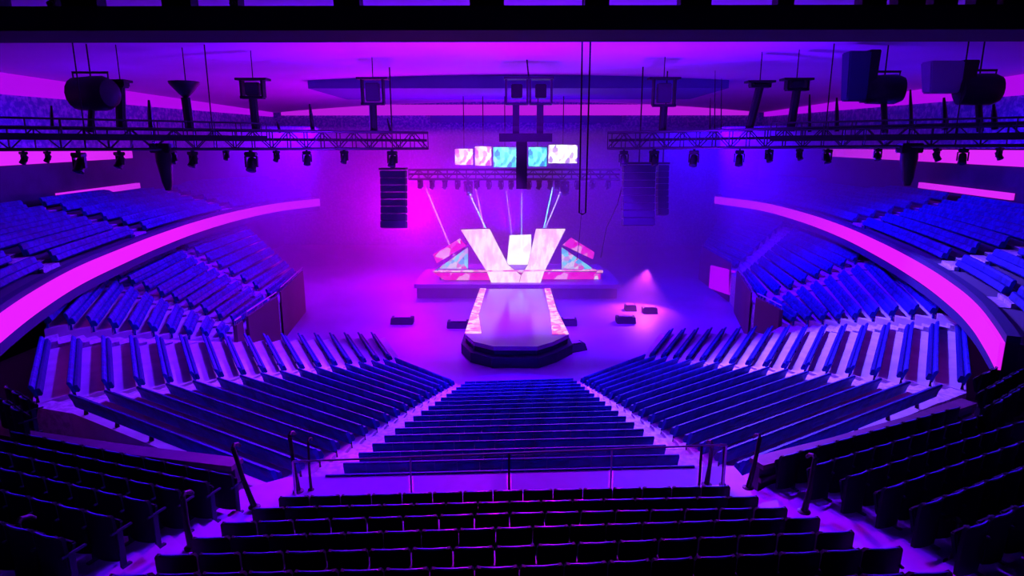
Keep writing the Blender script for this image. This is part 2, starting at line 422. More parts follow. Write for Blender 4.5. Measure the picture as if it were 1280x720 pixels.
for k in range(7):
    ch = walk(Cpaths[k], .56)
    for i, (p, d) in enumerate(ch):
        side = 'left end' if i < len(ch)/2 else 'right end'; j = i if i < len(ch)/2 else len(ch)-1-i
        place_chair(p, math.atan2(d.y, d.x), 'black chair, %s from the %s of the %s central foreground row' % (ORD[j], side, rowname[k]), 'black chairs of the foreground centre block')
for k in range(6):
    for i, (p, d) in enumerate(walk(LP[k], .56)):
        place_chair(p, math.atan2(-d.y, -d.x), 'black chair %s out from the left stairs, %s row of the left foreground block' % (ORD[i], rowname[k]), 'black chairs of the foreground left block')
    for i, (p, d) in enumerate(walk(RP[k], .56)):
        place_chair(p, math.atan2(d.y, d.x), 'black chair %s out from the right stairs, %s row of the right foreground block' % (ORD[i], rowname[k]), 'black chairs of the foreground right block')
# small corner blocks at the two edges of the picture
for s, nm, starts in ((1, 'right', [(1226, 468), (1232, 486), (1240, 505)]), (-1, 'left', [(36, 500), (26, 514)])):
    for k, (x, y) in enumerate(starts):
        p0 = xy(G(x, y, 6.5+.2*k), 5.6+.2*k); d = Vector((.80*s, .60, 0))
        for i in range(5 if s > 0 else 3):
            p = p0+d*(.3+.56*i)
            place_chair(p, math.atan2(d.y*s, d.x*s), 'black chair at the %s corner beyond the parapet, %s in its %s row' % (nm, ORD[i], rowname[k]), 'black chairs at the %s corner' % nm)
        q = MB(); q.prism([p0+Vector((0, 0, 0)), p0+d*3.6, p0+d*3.6+Vector((d.y*s, -.8, 0))*.8, p0+Vector((d.y*s, -.8, 0))*.8], 0, 5.6+.2*k-.01); struct(q, 'floor_terrace', M['wood_dark'])

# treads of the camera tier: one line of points per row, from the far left to the far right
def line(k):
    C = Cpaths[k]
    if k < 6: L, R = LP[k], RP[k]
    else: L = [LP[5][0]+Vector((.3, -.8, 0)), LP[5][1]+Vector((.3, -.8, 0))]; R = [RP[5][0]+Vector((-.3, -.8, 0)), RP[5][1]+Vector((-.3, -.8, 0))]
    pts = [L[1]+dL*2, L[0], C[0], C[1], C[2], R[0], R[1]+dR*2]
    return [p+Vector((0, .42, 0)) for p in pts]
lines = [line(k) for k in range(7)]
t = MB()
for k in range(7):
    a = lines[k]; b = lines[k+1] if k < 6 else [p+Vector((0, -4, 0)) for p in a]
    for i in range(6):
        t.prism([a[i], a[i+1], b[i+1], b[i]], 0, zfl[k])
    if k < 6:
        for i in (1, 4):                    # half steps in the two aisles
            m0, m1 = a[i].lerp(b[i], .5), a[i+1].lerp(b[i+1], .5)
            t.prism([m0, m1, b[i+1], b[i]], 0, zfl[k]+.113)
struct(t, 'floor_terrace', M['deckfloor'])
RAILZ = 6.22
rl0, rl1 = G(366, 577, RAILZ), G(908, 556, RAILZ)
pl0, pl1 = G(-70, 521, 5.95), G(296, 573, 5.95)
pr0, pr1 = G(946, 572, 5.95), G(1212, 497, 5.95)
cb = (cB1-cB0); ed0, ed1 = cB0-cb*.09+Vector((0, .02, 0)), cB1+cb*.10+Vector((0, .02, 0))
fr = [xy(p, 0) for p in (pl0, pl1, ed0, ed0.lerp(ed1, .5), ed1, pr0, pr1+(pr1-pr0)*.3)]
t = MB()
for i in range(6): t.prism([lines[0][i], lines[0][i+1], fr[i+1], fr[i]], 0, 5.2)
struct(t, 'floor_cross_aisle', M['deckfloor'])
# curbs under the ends
for a, b, nm in ((pl0, pl1, 'left'), (pr0, pr1, 'right')):
    root = thing('parapet', xy(a, 5.2)); tag(root, 'low reddish wooden parapet curving in front of the %s foreground chairs' % nm, 'parapet')
    c = xy(b-a, 0); bow = Vector((0, -.12, 0))
    path = [Vector((0, 0, 0)), c*.33+bow, c*.66+bow, c]
    w = MB(); w.sweep(path, [(-.10, 0), (.10, 0), (.10, .55), (-.10, .55)]); w.build('panel', M['wood_dark'], root)
    w = MB(); w.sweep(path, [(-.20, .55), (.20, .55), (.20, .66), (-.20, .66)]); w.build('cap', M['wood'], root)
    w = MB(); w.sweep(path, [(-.17, .22), (-.10, .22), (-.10, .34), (-.17, .34)]); w.sweep(path, [(.17, .22), (.10, .22), (.10, .34), (.17, .34)]); w.build('rail', M['wood'], root)

# glass balustrade
root = thing('glass_balustrade', xy(rl0, 5.2)); tag(root, 'clear glass balustrade with thin metal top rail behind front row of black chairs', 'railing')
d = xy(rl1-rl0, 0); zt = RAILZ-5.2
w = MB(); w.tube([Vector((0, 0, zt)), d+Vector((0, 0, zt))], .022); w.build('top_rail', M['steel'], root)
fr_ = [0, .26, .485, .725, .94, 1]
for i, f in enumerate(fr_):
    w = MB(); p = d*f; w.box(p+Vector((0, 0, zt/2)), (.05 if i in (2, 4) else .03, .05, zt)); w.build('post', M['black'] if i in (2, 4) else M['steel'], root)
for f0, f1 in zip(fr_, fr_[1:]):
    w = MB(); a, b = d*(f0+.006), d*(f1-.006)
    w.sweep([a, b], [(-.006, .08), (.006, .08), (.006, zt-.05), (-.006, zt-.05)]); w.build('glass_panel', M['glass'], root)

# dark aisle handrails: post, bent arm, flange
def handrail(px_top, px_foot, zfoot, lab, r=.045, arm=True):
    foot = G(*px_foot, zfoot); root = thing('handrail', foot); tag(root, lab, 'handrail', None)
    top = D(*px_top, foot.y+.12)-foot
    w = MB(); mid = top*.5+Vector((0, -.03, 0))
    w.tube([Vector((0, 0, 0)), top*.25+Vector((0, -.02, 0)), mid, top*.85, top], [r*1.35, r*1.2, r, r, r], 10); w.build('post', M['black'], root, smooth=True)
    if arm:
        w = MB(); w.tube([top, top+Vector((0, .06, .04)), top+Vector((0, .22, -.02)), top+Vector((0, .30, -.10))], r*.85, 10); w.build('grip', M['black'], root, smooth=True)
    w = MB(); w.lathe([(r*2.6, 0), (r*2.6, .02), (r*1.6, .035)]); w.build('flange', M['black'], root)
handrail((291, 560), (318, 634), 5.45, 'dark curved handrail post beside the front left end of the centre chairs')
handrail((228, 622), (240, 685), 6.1, 'dark forked handrail post on the left stairs beside the third row')
handrail((362, 545), (373, 614), 5.2, 'dark slanting handrail post at the left end of the glass balustrade')
handrail((385, 552), (389, 612), 5.2, 'thin dark handrail post just inside the left end of the glass balustrade', .025)
handrail((22, 655), (30, 722), 6.5, 'dark handrail post at the bottom left corner among the black chairs')
handrail((950, 548), (935, 610), 5.35, 'dark tapered handrail post at the head of the right stairs')
handrail((1019, 574), (1005, 640), 5.9, 'dark handrail post on the right stairs beside the third row')
handrail((890, 556), (883, 606), 5.2, 'dark slanting handrail post at the right end of the glass balustrade')
handrail((905, 560), (903, 606), 5.2, 'upright dark handrail post beside the slanting one at the right of the balustrade', .03)
handrail((1200, 655), (1190, 705), 6.4, 'dark handrail post at the bottom of the right stairs')

# ------------------------------------------------------------------ shell of the hall
def zc(x): return H+5.8-1.4*(x/31)**2
c = MB(); xs = [-34+68*i/24 for i in range(25)]
for a, b in zip(xs, xs[1:]):
    c.slab([(a, 11.5, zc(a)), (b, 11.5, zc(b)), (b, 86, zc(b)), (a, 86, zc(a))], (0, 0, .3))
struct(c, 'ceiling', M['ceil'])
c = MB(); c.box((0, 60, H+5.25), (34, 12, 1.0)); struct(c, 'ceiling_bulkhead', M['bulk'])
c = MB(); c.box((0, 10.55, H+1.87), (60, 1.1, .34), 0); struct(c, 'beam', M['soffit'])
c = MB(); c.box((0, 4, H+3.2), (64, 14, .3)); struct(c, 'ceiling_low', M['soffit'])
f = MB(); f.box((0, 41, -.15), (66, 90, .3)); struct(f, 'floor', M['arena'])
for s, nm in ((-1, 'left'), (1, 'right')):
    w = MB(); w.box((s*31.2, 40, (H-.05)/2), (.4, 92, H-.05)); struct(w, 'wall_'+nm, M['wall'])
    w = MB(); w.box((s*31.2, 40, H+2.6), (.4, 92, 5.2)); struct(w, 'wall_'+nm+'_upper', M['wall_mid'])
    w = MB(); a, b = 20, 83
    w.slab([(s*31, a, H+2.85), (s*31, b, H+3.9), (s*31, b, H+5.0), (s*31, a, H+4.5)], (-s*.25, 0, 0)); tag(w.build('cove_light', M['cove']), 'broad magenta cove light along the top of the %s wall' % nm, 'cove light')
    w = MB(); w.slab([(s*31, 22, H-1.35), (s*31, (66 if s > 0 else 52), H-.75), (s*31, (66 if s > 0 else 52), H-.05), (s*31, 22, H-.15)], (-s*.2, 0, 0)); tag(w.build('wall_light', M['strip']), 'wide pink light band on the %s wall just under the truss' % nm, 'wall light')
sr = MB(); sr.bar((30.9, 40.5, H-2.95), (30.9, 50, H-2.75), .25, .42)
tag(sr.build('strip_light', M['strip']), 'short glowing pink strip light on the dark right wall', 'strip light')
sr = MB(); sr.bar((-30.9, 43, H-3.15), (-30.9, 52.5, H-2.95), .25, .42)
tag(sr.build('strip_light', M['strip']), 'short glowing pink strip light on the dark left wall', 'strip light')
w = MB(); w.box((0, 84.2, (H+6)/2), (63, .4, H+6)); struct(w, 'wall_back', M['wall_mid'])
w = MB(); w.box((0, -3, (H+6)/2), (63, .4, H+6)); struct(w, 'wall_rear', M['soffit'])
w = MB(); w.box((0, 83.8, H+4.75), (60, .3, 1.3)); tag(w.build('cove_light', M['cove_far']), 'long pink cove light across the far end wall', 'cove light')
w = MB(); w.box((1, 83.3, H+3.6), (24, 1.0, .8)); struct(w, 'trim_far', M['bulk'])
# things along the near beam
for i, (x0, x1, hh) in enumerate([(-60, 8, .3), (70, 76, .3), (84, 128, .26), (208, 244, .22), (292, 302, .3), (420, 452, .3), (588, 630, .26), (730, 760, .3), (848, 886, .3), (968, 988, .3), (1072, 1102, .34), (1116, 1150, .34), (1160, 1190, .3), (1212, 1238, .3), (1246, 1330, .3)]):
    p0, p1 = D(x0, 12, 10.5), D(x1, 12, 10.5); h = 1.07
    b = MB(); b.box(((p0.x+p1.x)/2, 10.5, H+2.04+h/2), (p1.x-p0.x, .25, h))
    root = thing('beam_hanger', ((p0.x+p1.x)/2, 10.5, H+2.04)); b.v = [(v[0]-(p0.x+p1.x)/2, v[1]-10.5, v[2]-H-1.98) for v in b.v]
    b.build('hanger_plate', M['black'], root)
    q = MB(); q.lathe([(.05, 0), (.05, .04), (.02, .05), (.02, .09)], (0, -.14, .1), 8, Matrix.Rotation(PI/2, 3, 'X')); q.build('bolt', M['truss'], root)
    tag(root, 'black steel hanger on the near ceiling beam, %s from the left' % ORD[i], 'bracket', 'black hangers above the near beam')

# ------------------------------------------------------------------ trusses
def truss(a, b, label, hgt=1.05, dep=.6, bay=1.0, name='lighting_truss', group=None, ch=.085):
    a, b = Vector(a), Vector(b); root = thing(name, a); tag(root, label, 'truss', group)
    d = b-a; L = d.length; u = d.normalized(); n = Vector((-u.y, u.x, 0)); n.normalize()
    for dz in (hgt/2, -hgt/2):
        for s in (-1, 1):
            w = MB(); w.tube([n*s*dep/2+Vector((0, 0, dz)), d+n*s*dep/2+Vector((0, 0, dz))], ch, 8); w.build('chord', M['truss'], root)
    w = MB(); k = int(L/bay)
    for i in range(k):
        p, q = d*(i/k), d*((i+1)/k)
        for s in (-1, 1):
            o = n*s*dep/2; up, dn = Vector((0, 0, hgt/2)), Vector((0, 0, -hgt/2))
            w.bar(p+o+(up if i % 2 else dn), q+o+(dn if i % 2 else up), .055, .055); w.bar(p+o+up, p+o+dn, .055, .055)
        w.bar(p-n*dep/2+Vector((0, 0, -hgt/2)), q+n*dep/2+Vector((0, 0, -hgt/2)), .03, .03)
        w.bar(p-n*dep/2+Vector((0, 0, hgt/2)), q+n*dep/2+Vector((0, 0, hgt/2)), .03, .03)
    w.build('lattice', M['truss'], root)
    w = MB(); w.box(d*.5+Vector((0, 0, .02)), (L, dep*.5, .16), R=u.to_track_quat('X', 'Z').to_matrix()); w.build('cable_tray', M['black'], root)
    return root
TY = 45.0
zt0 = H+.52
tl0, tl1 = Vector((-6.3, TY, zt0)), Vector((-25.5, 31, zt0-.05))
tr0, tr1 = Vector((6.3, TY, zt0)), Vector((25.5, 31, zt0+.15))
truss(tl0, tl1, 'long black lighting truss crossing the left half under the ceiling')
truss(tr0, tr1, 'long black lighting truss crossing the right half under the ceiling')
truss((-9.2, 55, H-2.15), (8.6, 55, H-2.15), 'black truss over the stage carrying the beam lights', .8, .6, .8)
def on_truss(px, a, b):   # where the vertical plane through the truss meets a picture column
    r = ray(px, 185); lo, hi = 0, 1
    def off(t): p = a.lerp(b, t); return (p.x*r.y-p.y*r.x)
    s0 = off(0)
    for _ in range(40):
        m = (lo+hi)/2
        if off(m)*s0 > 0: lo = m
        else: hi = m
    return a.lerp(b, lo)

# moving heads
def make_head(label, group):
    t = thing('moving_head_light'); tag(t, label, 'stage light', group)
    w = MB(); w.box((0, 0, -.05), (.12, .16, .18)); w.box((0, 0, .03), (.62, .62, .06)); w.build('clamp', M['truss'], t)
    w = MB(); w.box((0, 0, -.22), (.52, .42, .20)); w.build('base', M['black'], t, bevel=.03)
    w = MB(); w.box((-.27, 0, -.58), (.07, .18, .52)); w.box((.27, 0, -.58), (.07, .18, .52)); w.box((0, 0, -.34), (.60, .18, .05)); w.build('yoke', M['black'], t, bevel=.01)
    w = MB(); R = Matrix.Rotation(math.radians(150), 3, 'X')
    w.lathe([(.10, -.34), (.19, -.28), (.22, -.05), (.22, .20), (.24, .34), (.21, .36)], (0, 0, -.70), 14, R); w.build('lamp_housing', M['black'], t, smooth=True)
    w = MB(); w.lathe([(.19, .361), (.17, .38), (.05, .40)], (0, 0, -.70), 14, R); w.build('lens', M['glass_dark'], t, smooth=True)
    return t
M['glass_dark'] = mat('dark_lens_glass', (.02, .02, .05), .08, spec=.8)
proto_head = [None]
def head(p, s, rz, label, group):
    if proto_head[0] is None: proto_head[0] = c = make_head(label, group)
    else: c = copy_tree(proto_head[0]); tag(c, label, 'stage light', group)
    c.location = p; c.scale = (s, s, s); c.rotation_euler = (0, 0, rz)
for side, a, b, pxs in (('left', tl0, tl1, [(490, 1.0), (430, .8), (383, .9), (345, .7), (313, 1.25), (282, .6), (240, 1.0), (215, .8), (148, 1.05), (97, 1.3), (58, .7), (28, .8)]),
                        ('right', tr0, tr1, [(780, .95), (818, .95), (868, 1.0), (925, 1.0), (962, .8), (1000, .7), (1035, .9), (1098, .75), (1172, .8), (1205, 1.0), (1250, .75)])):
    for i, (px, s) in enumerate(pxs):
        p = on_truss(px, a, b)-Vector((0, 0, .55)); z = p.y/45
        head(p, s*z*1.15, random.uniform(-.6, .6), 'black moving-head light under the %s truss, %s from its inner end' % (side, ORD[i]), 'moving heads under the %s truss' % side)
for i, px in enumerate([525, 540, 556, 572, 585, 596, 611, 626, 639, 661, 674, 688, 697, 706, 722, 741, 760]):
    p = D(px, 221, 55); head(Vector((p.x, 55, H-2.55)), .8 if i not in (4, 13) else 1.25, random.uniform(-1, 1), 'small black moving-head light under the stage truss, %s from the left' % ORD[i], 'moving heads under the stage truss')

# tall hanging fixtures at the trusses: ceiling plate, box, post
def hoist(px, a, b, wbox, ybox, lab, lean=0, kind='box', ytop=98, foot=165, wpost=.5):
    p = on_truss(px, a, b); base = Vector((p.x, p.y, zt0+.55)); root = thing('truss_hoist', base); tag(root, lab, 'hoist')
    Zs = p.y; m = Zs/F
    top = D(px+lean, ytop, p.y)-base; bx = D(px+lean, ybox, p.y)-base
    w = MB(); w.tube([Vector((0, 0, -.1)), bx], wpost*.5, 8); w.build('post', M['black'], root)
    if kind == 'box':
        w = MB(); w.box(top+Vector((0, 0, -.06)), (wbox*m*1.25, .8, .12)); w.build('mounting_plate', M['black'], root)
        w = MB(); h = top.z-bx.z
        for sx in (-1, 1): w.box(top.lerp(bx, .5)+Vector((sx*wbox*m*.42, 0, 0)), (.12, .5, h))
        w.box(bx, (wbox*m*.9, .5, .15)); w.build('bracket', M['black'], root)
        w = MB(); w.box(top.lerp(bx, .55), (wbox*m*.55, .45, h*.7)); w.build('motor', M['truss'], root, bevel=.05)
    elif kind == 'funnel':
        w = MB(); h = top.z-bx.z
        w.lathe([(.12, 0), (wbox*m*.22, h*.25), (wbox*m*.5, h*.85), (wbox*m*.52, h)], bx, 16); w.build('housing', M['black'], root, smooth=True)
    w = MB(); w.tube([top, Vector((top.x, top.y, zc(base.x+top.x)-base.z))], .03, 6); w.build('rod', M['black'], root)
hoist(155, tl0, tl1, 16, 108, 'slim black hoist post at the left end, beside the big lamp', -5, 'box', 100)
hoist(240, tl0, tl1, 34, 122, 'black funnel shaped hoist above the left truss', -8, 'funnel', 102)
hoist(322, tl0, tl1, 30, 122, 'black hoist with open bracket, middle of the left truss', -6, 'box', 98)
hoist(468, tl0, tl1, 30, 130, 'black boxed hoist near the inner end of the left truss', -2, 'box', 97)
hoist(827, tr0, tr1, 30, 132, 'black boxed hoist near the inner end of the right truss', 3, 'box', 97)
hoist(934, tr0, tr1, 26, 108, 'slanting black hoist above the right truss with flared top', 16, 'box', 101)
hoist(986, tr0, tr1, 28, 112, 'slanting black hoist with square bracket on the right truss', 10, 'box', 98)
# rods above the trusses
for i, (px, y0, w_) in enumerate([(70, 132, .22), (192, 125, .3), (352, 152, .2), (393, 130, .28), (490, 148, .2), (886, 122, .1), (892, 88, .08), (900, 98, .08), (1010, 118, .2), (1044, 122, .25), (1136, 112, .22), (1178, 122, .3), (1240, 130, .3)]):
    a, b = (tl0, tl1) if px < 640 else (tr0, tr1); p = on_truss(px, a, b); q = D(px-(6 if px < 640 else -2), y0, p.y)
    w = MB(); base = Vector((p.x, p.y, zt0+.4)); w.tube([Vector((0, 0, 0)), (q-base)*.6, q-base], [w_*.5, w_*.4, w_*.18], 6)
    tag(w.build('truss_pick', M['black'], loc=base), 'dark tapering rod standing on the %s truss, %s of its kind from the left' % ('left' if px < 640 else 'right', ORD[i if px < 640 else i-5]), 'rod', 'rods above the trusses')
# big black lamps
def big_lamp(px, py, a, b, r, lab, shade=False):
    p = on_truss(px, a, b); base = Vector((p.x, p.y, zt0+.5)); root = thing('follow_spot', base); tag(root, lab, 'spotlight'); m = p.y/F
    cpt = D(px, py, p.y)-base; R = Matrix.Rotation(PI/2, 3, 'Y') @ Matrix.Rotation(.2, 3, 'X')
    w = MB(); w.tube([Vector((0, 0, -.2)), cpt], .16, 8); w.build('post', M['black'], root)
    w = MB(); w.lathe([(r*.55, -r*1.3), (r*.95, -r*1.05), (r, 0), (r, r*.8), (r*.8, r*1.25), (r*.5, r*1.35)], cpt, 16, R); w.build('lamp_housing', M['black'], root, smooth=True)
    w = MB(); w.box(cpt+Vector((0, 0, r*.2)), (r*2.1, .12, .12)); w.tube([cpt+Vector((-r, 0, 0)), cpt+Vector((-r*1.05, 0, r*1.2)), cpt+Vector((r*1.05, 0, r*1.2)), cpt+Vector((r, 0, 0))], .07, 6); w.build('yoke', M['black'], root)
    if shade:
        w = MB(); q = D(shade[0], shade[1], p.y)-base; sw, sh = shade[2]*m, shade[3]*m
        w.add(*tapered(q, sw, sh, .9)); w.build('hood', M[shade[4]], root, bevel=.06)
        w = MB(); q2 = D(shade[0]+shade[5], shade[1], p.y)-base
        w.add(*tapered(q2, sw*.42, sh*1.05, .95)); w.build('hood_side', M['black'], root, bevel=.04)
    w = MB(); w.tube([cpt+Vector((0, 0, r)), Vector((cpt.x, cpt.y, zc(p.x)-base.z))], .04, 6); w.build('rod', M['black'], root)
def tapered(c, w, h, dpt):
    vs = []
    for z, k in ((-h/2, .78), (h/2, 1.0)):
        for x, y in ((-1, -1), (1, -1), (1, 1), (-1, 1)): vs.append((c.x+x*w*k/2, c.y+y*dpt*k/2, c.z+z))
    return vs, [(3, 2, 1, 0), (4, 5, 6, 7), (0, 1, 5, 4), (1, 2, 6, 5), (2, 3, 7, 6), (3, 0, 4, 7)]
M['hood_blue'] = mat('blue_hood', (.02, .03, .12), .5)
M['hood_grey'] = mat('pale_hood', (.25, .12, .40), .5)
big_lamp(116, 117, tl0, tl1, .85, 'bulky black follow spot above the left truss near the left end')
big_lamp(1104, 112, tr0, tr1, .75, 'bulky black follow spot with dark blue hood above the right truss', (1070, 96, 30, 56, 'hood_blue', 16))
big_lamp(1222, 112, tr0, tr1, .75, 'black follow spot with pale violet hood at the far right of the truss', (1178, 97, 44, 36, 'hood_grey', 27))
# long dark spots hanging well below the trusses
for px, y1, lab in ((203, 238, 'long dark profile spotlight hanging low from the left truss'), (1137, 232, 'long dark profile spotlight hanging low from the right truss')):
    a, b = (tl0, tl1) if px < 640 else (tr0, tr1); p = on_truss(px, a, b); base = Vector((p.x, p.y, zt0-.5)); root = thing('profile_spotlight', base); tag(root, lab, 'spotlight')
    e = D(px+(8 if px < 640 else -3), y1, p.y)-base
    w = MB(); w.box((0, 0, 0), (1.1, .7, .5)); w.build('bracket', M['black'], root, bevel=.04)
    w = MB(); w.tube([Vector((0, 0, .1)), e*.3, e*.55, e*.8, e], [.40, .42, .34, .28, .16], 12); w.build('barrel', M['black'], root, smooth=True)

# central double hoist
root = thing('centre_hoist', (0.6, 45, H+1.0)); tag(root, 'twin post hoist with two square brackets at the centre of the ceiling', 'hoist')
o = Vector((0.6, 45, H+1.0))
for px in (646, 676):
    t_ = D(px, 98, 45)-o; b_ = D(px-2, 170, 45)-o; m = D(px, 130, 45)-o
    w = MB(); w.box((b_+m)/2, (.45, .4, m.z-b_.z)); w.build('post', M['truss'], root)
    w = MB(); w.box(t_, (1.7, .9, .16)); w.box(m, (1.5, .6, .14))
    for s in (-1, 1): w.box((t_+m)/2+Vector((s*.72, 0, 0)), (.14, .5, t_.z-m.z))
    w.build('bracket', M['truss'], root)
    w = MB(); w.box((t_+m)/2, (.75, .5, .9)); w.build('motor', M['black'], root, bevel=.05)
w = MB(); w.box(D(657, 172, 45)-o, (3.6, .9, .55)); w.build('cross_bar', M['truss'], root)
w = MB(); q0, q1 = D(652, 175, 45)-o, D(652, 236, 45)-o; w.box((q0+q1)/2, (.75, .5, q0.z-q1.z)); w.build('mast', M['black'], root)
w = MB(); w.tube([D(661, 98, 45)-o, Vector((.0, 0, zc(0)-H-1.0))], .05); w.build('rod', M['black'], root)

# catwalks crowding the outer ends of the trusses
for sd, nm in ((-1, 'left'), (1, 'right')):
    a, b = Vector((sd*14.5, 37.5, H+.55)), Vector((sd*27.5, 27.5, H+.55)); root = thing('catwalk', a); tag(root, 'dark maintenance catwalk with railings behind the outer end of the %s truss' % nm, 'catwalk')
    d = b-a; u = d.normalized(); n = Vector((-u.y, u.x, 0)); Rr = u.to_track_quat('X', 'Z').to_matrix()
    w = MB(); w.box(d*.5, (d.length, 1.1, .30), R=Rr); w.build('walkway', M['black'], root)
    for s_ in (-1, 1):
        w = MB()
        for hz_ in (.45, .85): w.tube([n*.5*s_+Vector((0, 0, hz_)), d+n*.5*s_+Vector((0, 0, hz_))], .035, 6)
        for q in range(13): w.tube([d*(q/12)+n*.5*s_, d*(q/12)+n*.5*s_+Vector((0, 0, .85))], .03, 6)
        w.build('railing', M['truss'], root)
    for q in (2, 6.3, 10.5):
        w = MB(); w.tube([d*(q/12), d*(q/12)+Vector((0, 0, zc(a.x+d.x*q/12)-H-.5))], .035, 6); w.build('hanger', M['black'], root)

# hanging rope loop and slanting cable
w = MB(); a0, a1 = D(728, 30, 22), D(724, 266, 22); b0, b1 = D(739, 30, 22), D(732, 266, 22)
w.tube([Vector((a0.x, 22, zc(0))), a1, (a1+b1)/2+Vector((0, 0, -.05)), b1, Vector((b0.x, 22, zc(0)))], .03, 6)
tag(w.build('rope', M['black']), 'thin black double rope hanging in a loop right of centre', 'rope')
w = MB(); w.tube([D(727, 262, 52), D(724, 300, 52), D(721, 325, 52)], .03, 6); tag(w.build('cable', M['black']), 'thin dark cable dropping to the stage below the rope loop', 'cable')
w = MB(); w.tube([D(782, 215, 50), D(772, 255, 50.5), D(758, 285, 51), D(751, 322, 51.5)], .045, 6); tag(w.build('cable', M['black']), 'dark cable slanting from the right speaker array down to the stage', 'cable')

# speaker arrays
M['speaker'] = mat('dark_blue_speaker', (.03, .03, .10), .7)
def array(px0, px1, y0, y1, Y, lab):
    p0, p1 = D(px0, y0, Y), D(px1, y1, Y); cx = (p0.x+p1.x)/2; wd = p1.x-p0.x; n = 8; hh = (p0.z-p1.z)/n
    root = thing('speaker_array', (cx, Y, p0.z)); tag(root, lab, 'speakers')
    for i in range(n):
        w = MB(); a = math.radians(1.5*i); y = -.02*i*i*.6
        w.box((0, y, -hh*(i+.5)), (wd, .9, hh*.94), R=Matrix.Rotation(-a, 3, 'X')); c = w.build('speaker_cabinet', M['speaker'], root, bevel=.03)
    w = MB(); w.box((0, 0, .12), (wd*1.05, 1.0, .14)); w.tube([(0, 0, .15), (0, 0, zc(cx)-p0.z)], .05, 6); w.build('rigging_frame', M['black'], root)
array(476, 510, 213, 284, 48, 'dark hanging line of speakers left of the stage')
array(779, 815, 206, 281, 48, 'dark hanging line of speakers right of the stage')
array(822, 832, 206, 268, 50, 'narrow hanging column of speakers beside the right array')

# scoreboard screens above the stage
for i, (x0, x1, y0, y1, m, lab) in enumerate([(568, 592, 186, 206, 'led_s1', 'lit pink screen at the left end of the hanging scoreboard'), (593, 615, 183, 207, 'led_s1', 'pink and violet lit screen second from the left of the scoreboard'), (616, 646, 184, 209, 'led_s2', 'cyan lit screen left of the mast on the scoreboard'),
                                             (660, 684, 184, 208, 'led_s2', 'cyan and white lit screen right of the mast on the scoreboard'), (685, 722, 181, 204, 'led_s3', 'bright white and pink screen at the right end of the scoreboard')]):
    p0, p1 = D(x0, y0, 62), D(x1, y1, 62); root = thing('scoreboard_screen', ((p0.x+p1.x)/2, 62, p1.z)); tag(root, lab, 'screen')
    wd, hh = p1.x-p0.x, p0.z-p1.z
    w = MB(); w.box((0, .12, hh/2), (wd, .2, hh+.1)); w.build('frame', M['black'], root)
    w = MB(); w.box((0, 0, hh/2), (wd-.1, .04, hh)); w.build('display', M[m], root)
    w = MB(); w.tube([(0, .15, hh), (0, .15, zc(0)-p1.z)], .04, 6); w.build('rod', M['black'], root)

# ------------------------------------------------------------------ stage
def quad3(pts, Y): return [D(x, y, Y) for x, y in pts]
SY = 56
z_deck = 1.25
root = thing('stage', (0.3, SY, 0)); tag(root, 'long low violet stage deck behind the lit screens', 'stage')
a, b = G(520, 352, z_deck), G(772, 352, z_deck)
w = MB(); w.prism([(a.x-.3, 53), (b.x-.3, 53), (b.x-.3, 60), (a.x-.3, 60)], .9, 1.25); w.v = [(x, y-SY, z) for x, y, z in w.v]; w.build('deck', M['deck'], root)
w = MB(); w.prism([(a.x-.1, 53.2), (b.x-.5, 53.2), (b.x-.5, 59.8), (a.x-.1, 59.8)], 0, .9); w.v = [(x, y-SY, z) for x, y, z in w.v]; w.build('skirt', M['deck_side'], root)
root = thing('raised_platform', (0.3, 56.5, 1.25)); tag(root, 'raised platform with glowing pink front edge crossing behind the screens', 'platform')
a, b = D(541, 344, 55), D(746, 342, 55)
w = MB(); w.box((0, 0, .45), (b.x-a.x, 2.6, .9)); w.build('deck', M['deck'], root)
w = MB(); w.box((0, -1.36, .72), (b.x-a.x, .08, .22)); w.build('edge_light', M['edge'], root)
w = MB(); w.box((0, -1.35, .28), (b.x-a.x-.4, .06, .5)); w.build('front_screen', M['led_p'], root)
def screen(pts, Y, m, lab, dy=None, thick=.25, name='video_screen', frame=True):
    P = [D(x, y, Y+(dy[i] if dy else 0)) for i, (x, y) in enumerate(pts)]; c = sum(P, Vector())/len(P)
    root = thing(name, c); tag(root, lab, 'screen')
    nrm = (P[1]-P[0]).cross(P[2]-P[0]).normalized()
    if nrm.y > 0: nrm = -nrm
    w = MB(); w.slab([p-c for p in P], nrm*.05); w.build('display', M[m], root)
    w = MB(); w.slab([(p-c)*1.01-nrm*.02 for p in P], -nrm*thick); w.build('frame', M['black'], root)
    return root
screen([(576, 287), (612, 286), (635, 331), (651, 344), (646, 362), (617, 362), (609, 340)], 53.8, 'led_v', 'tall slanting white and pink screen forming the left arm of the V')
screen([(670, 286), (707, 286), (680, 340), (673, 362), (646.6, 362), (651.6, 344), (660, 331)], 53.8, 'led_v', 'tall slanting white and pink screen forming the right arm of the V')
w = MB(); w.bar(D(541, 339.5, 53.2), D(745, 337.5, 53.2), .08, .12); tag(w.build('light_bar', M['edge']), 'thin pink light bar running across the foot of the V screens', 'light bar')
screen([(637, 294), (664, 293), (664, 334), (633, 334)], 57.5, 'led_c', 'bright white screen between the two arms of the V')
screen([(541, 318), (575, 298), (583, 307), (546, 329)], 56.0, 'led_p', 'slanted hot pink screen on the left wing of the stage')
screen([(714, 297), (743, 315), (741, 324), (703, 306)], 56.0, 'led_p', 'slanted hot pink screen on the right wing of the stage')
screen([(541, 340), (585, 309), (585, 340)], 55.4, 'led_b', 'triangular blue and pink patchwork screen on the left wing')
screen([(702, 309), (746, 339), (702, 339)], 55.4, 'led_b', 'triangular blue and pink patchwork screen on the right wing')
screen([(541, 341), (622, 341), (622, 350), (556, 350)], 54.4, 'led_p', 'low pink lit screen under the left wing')
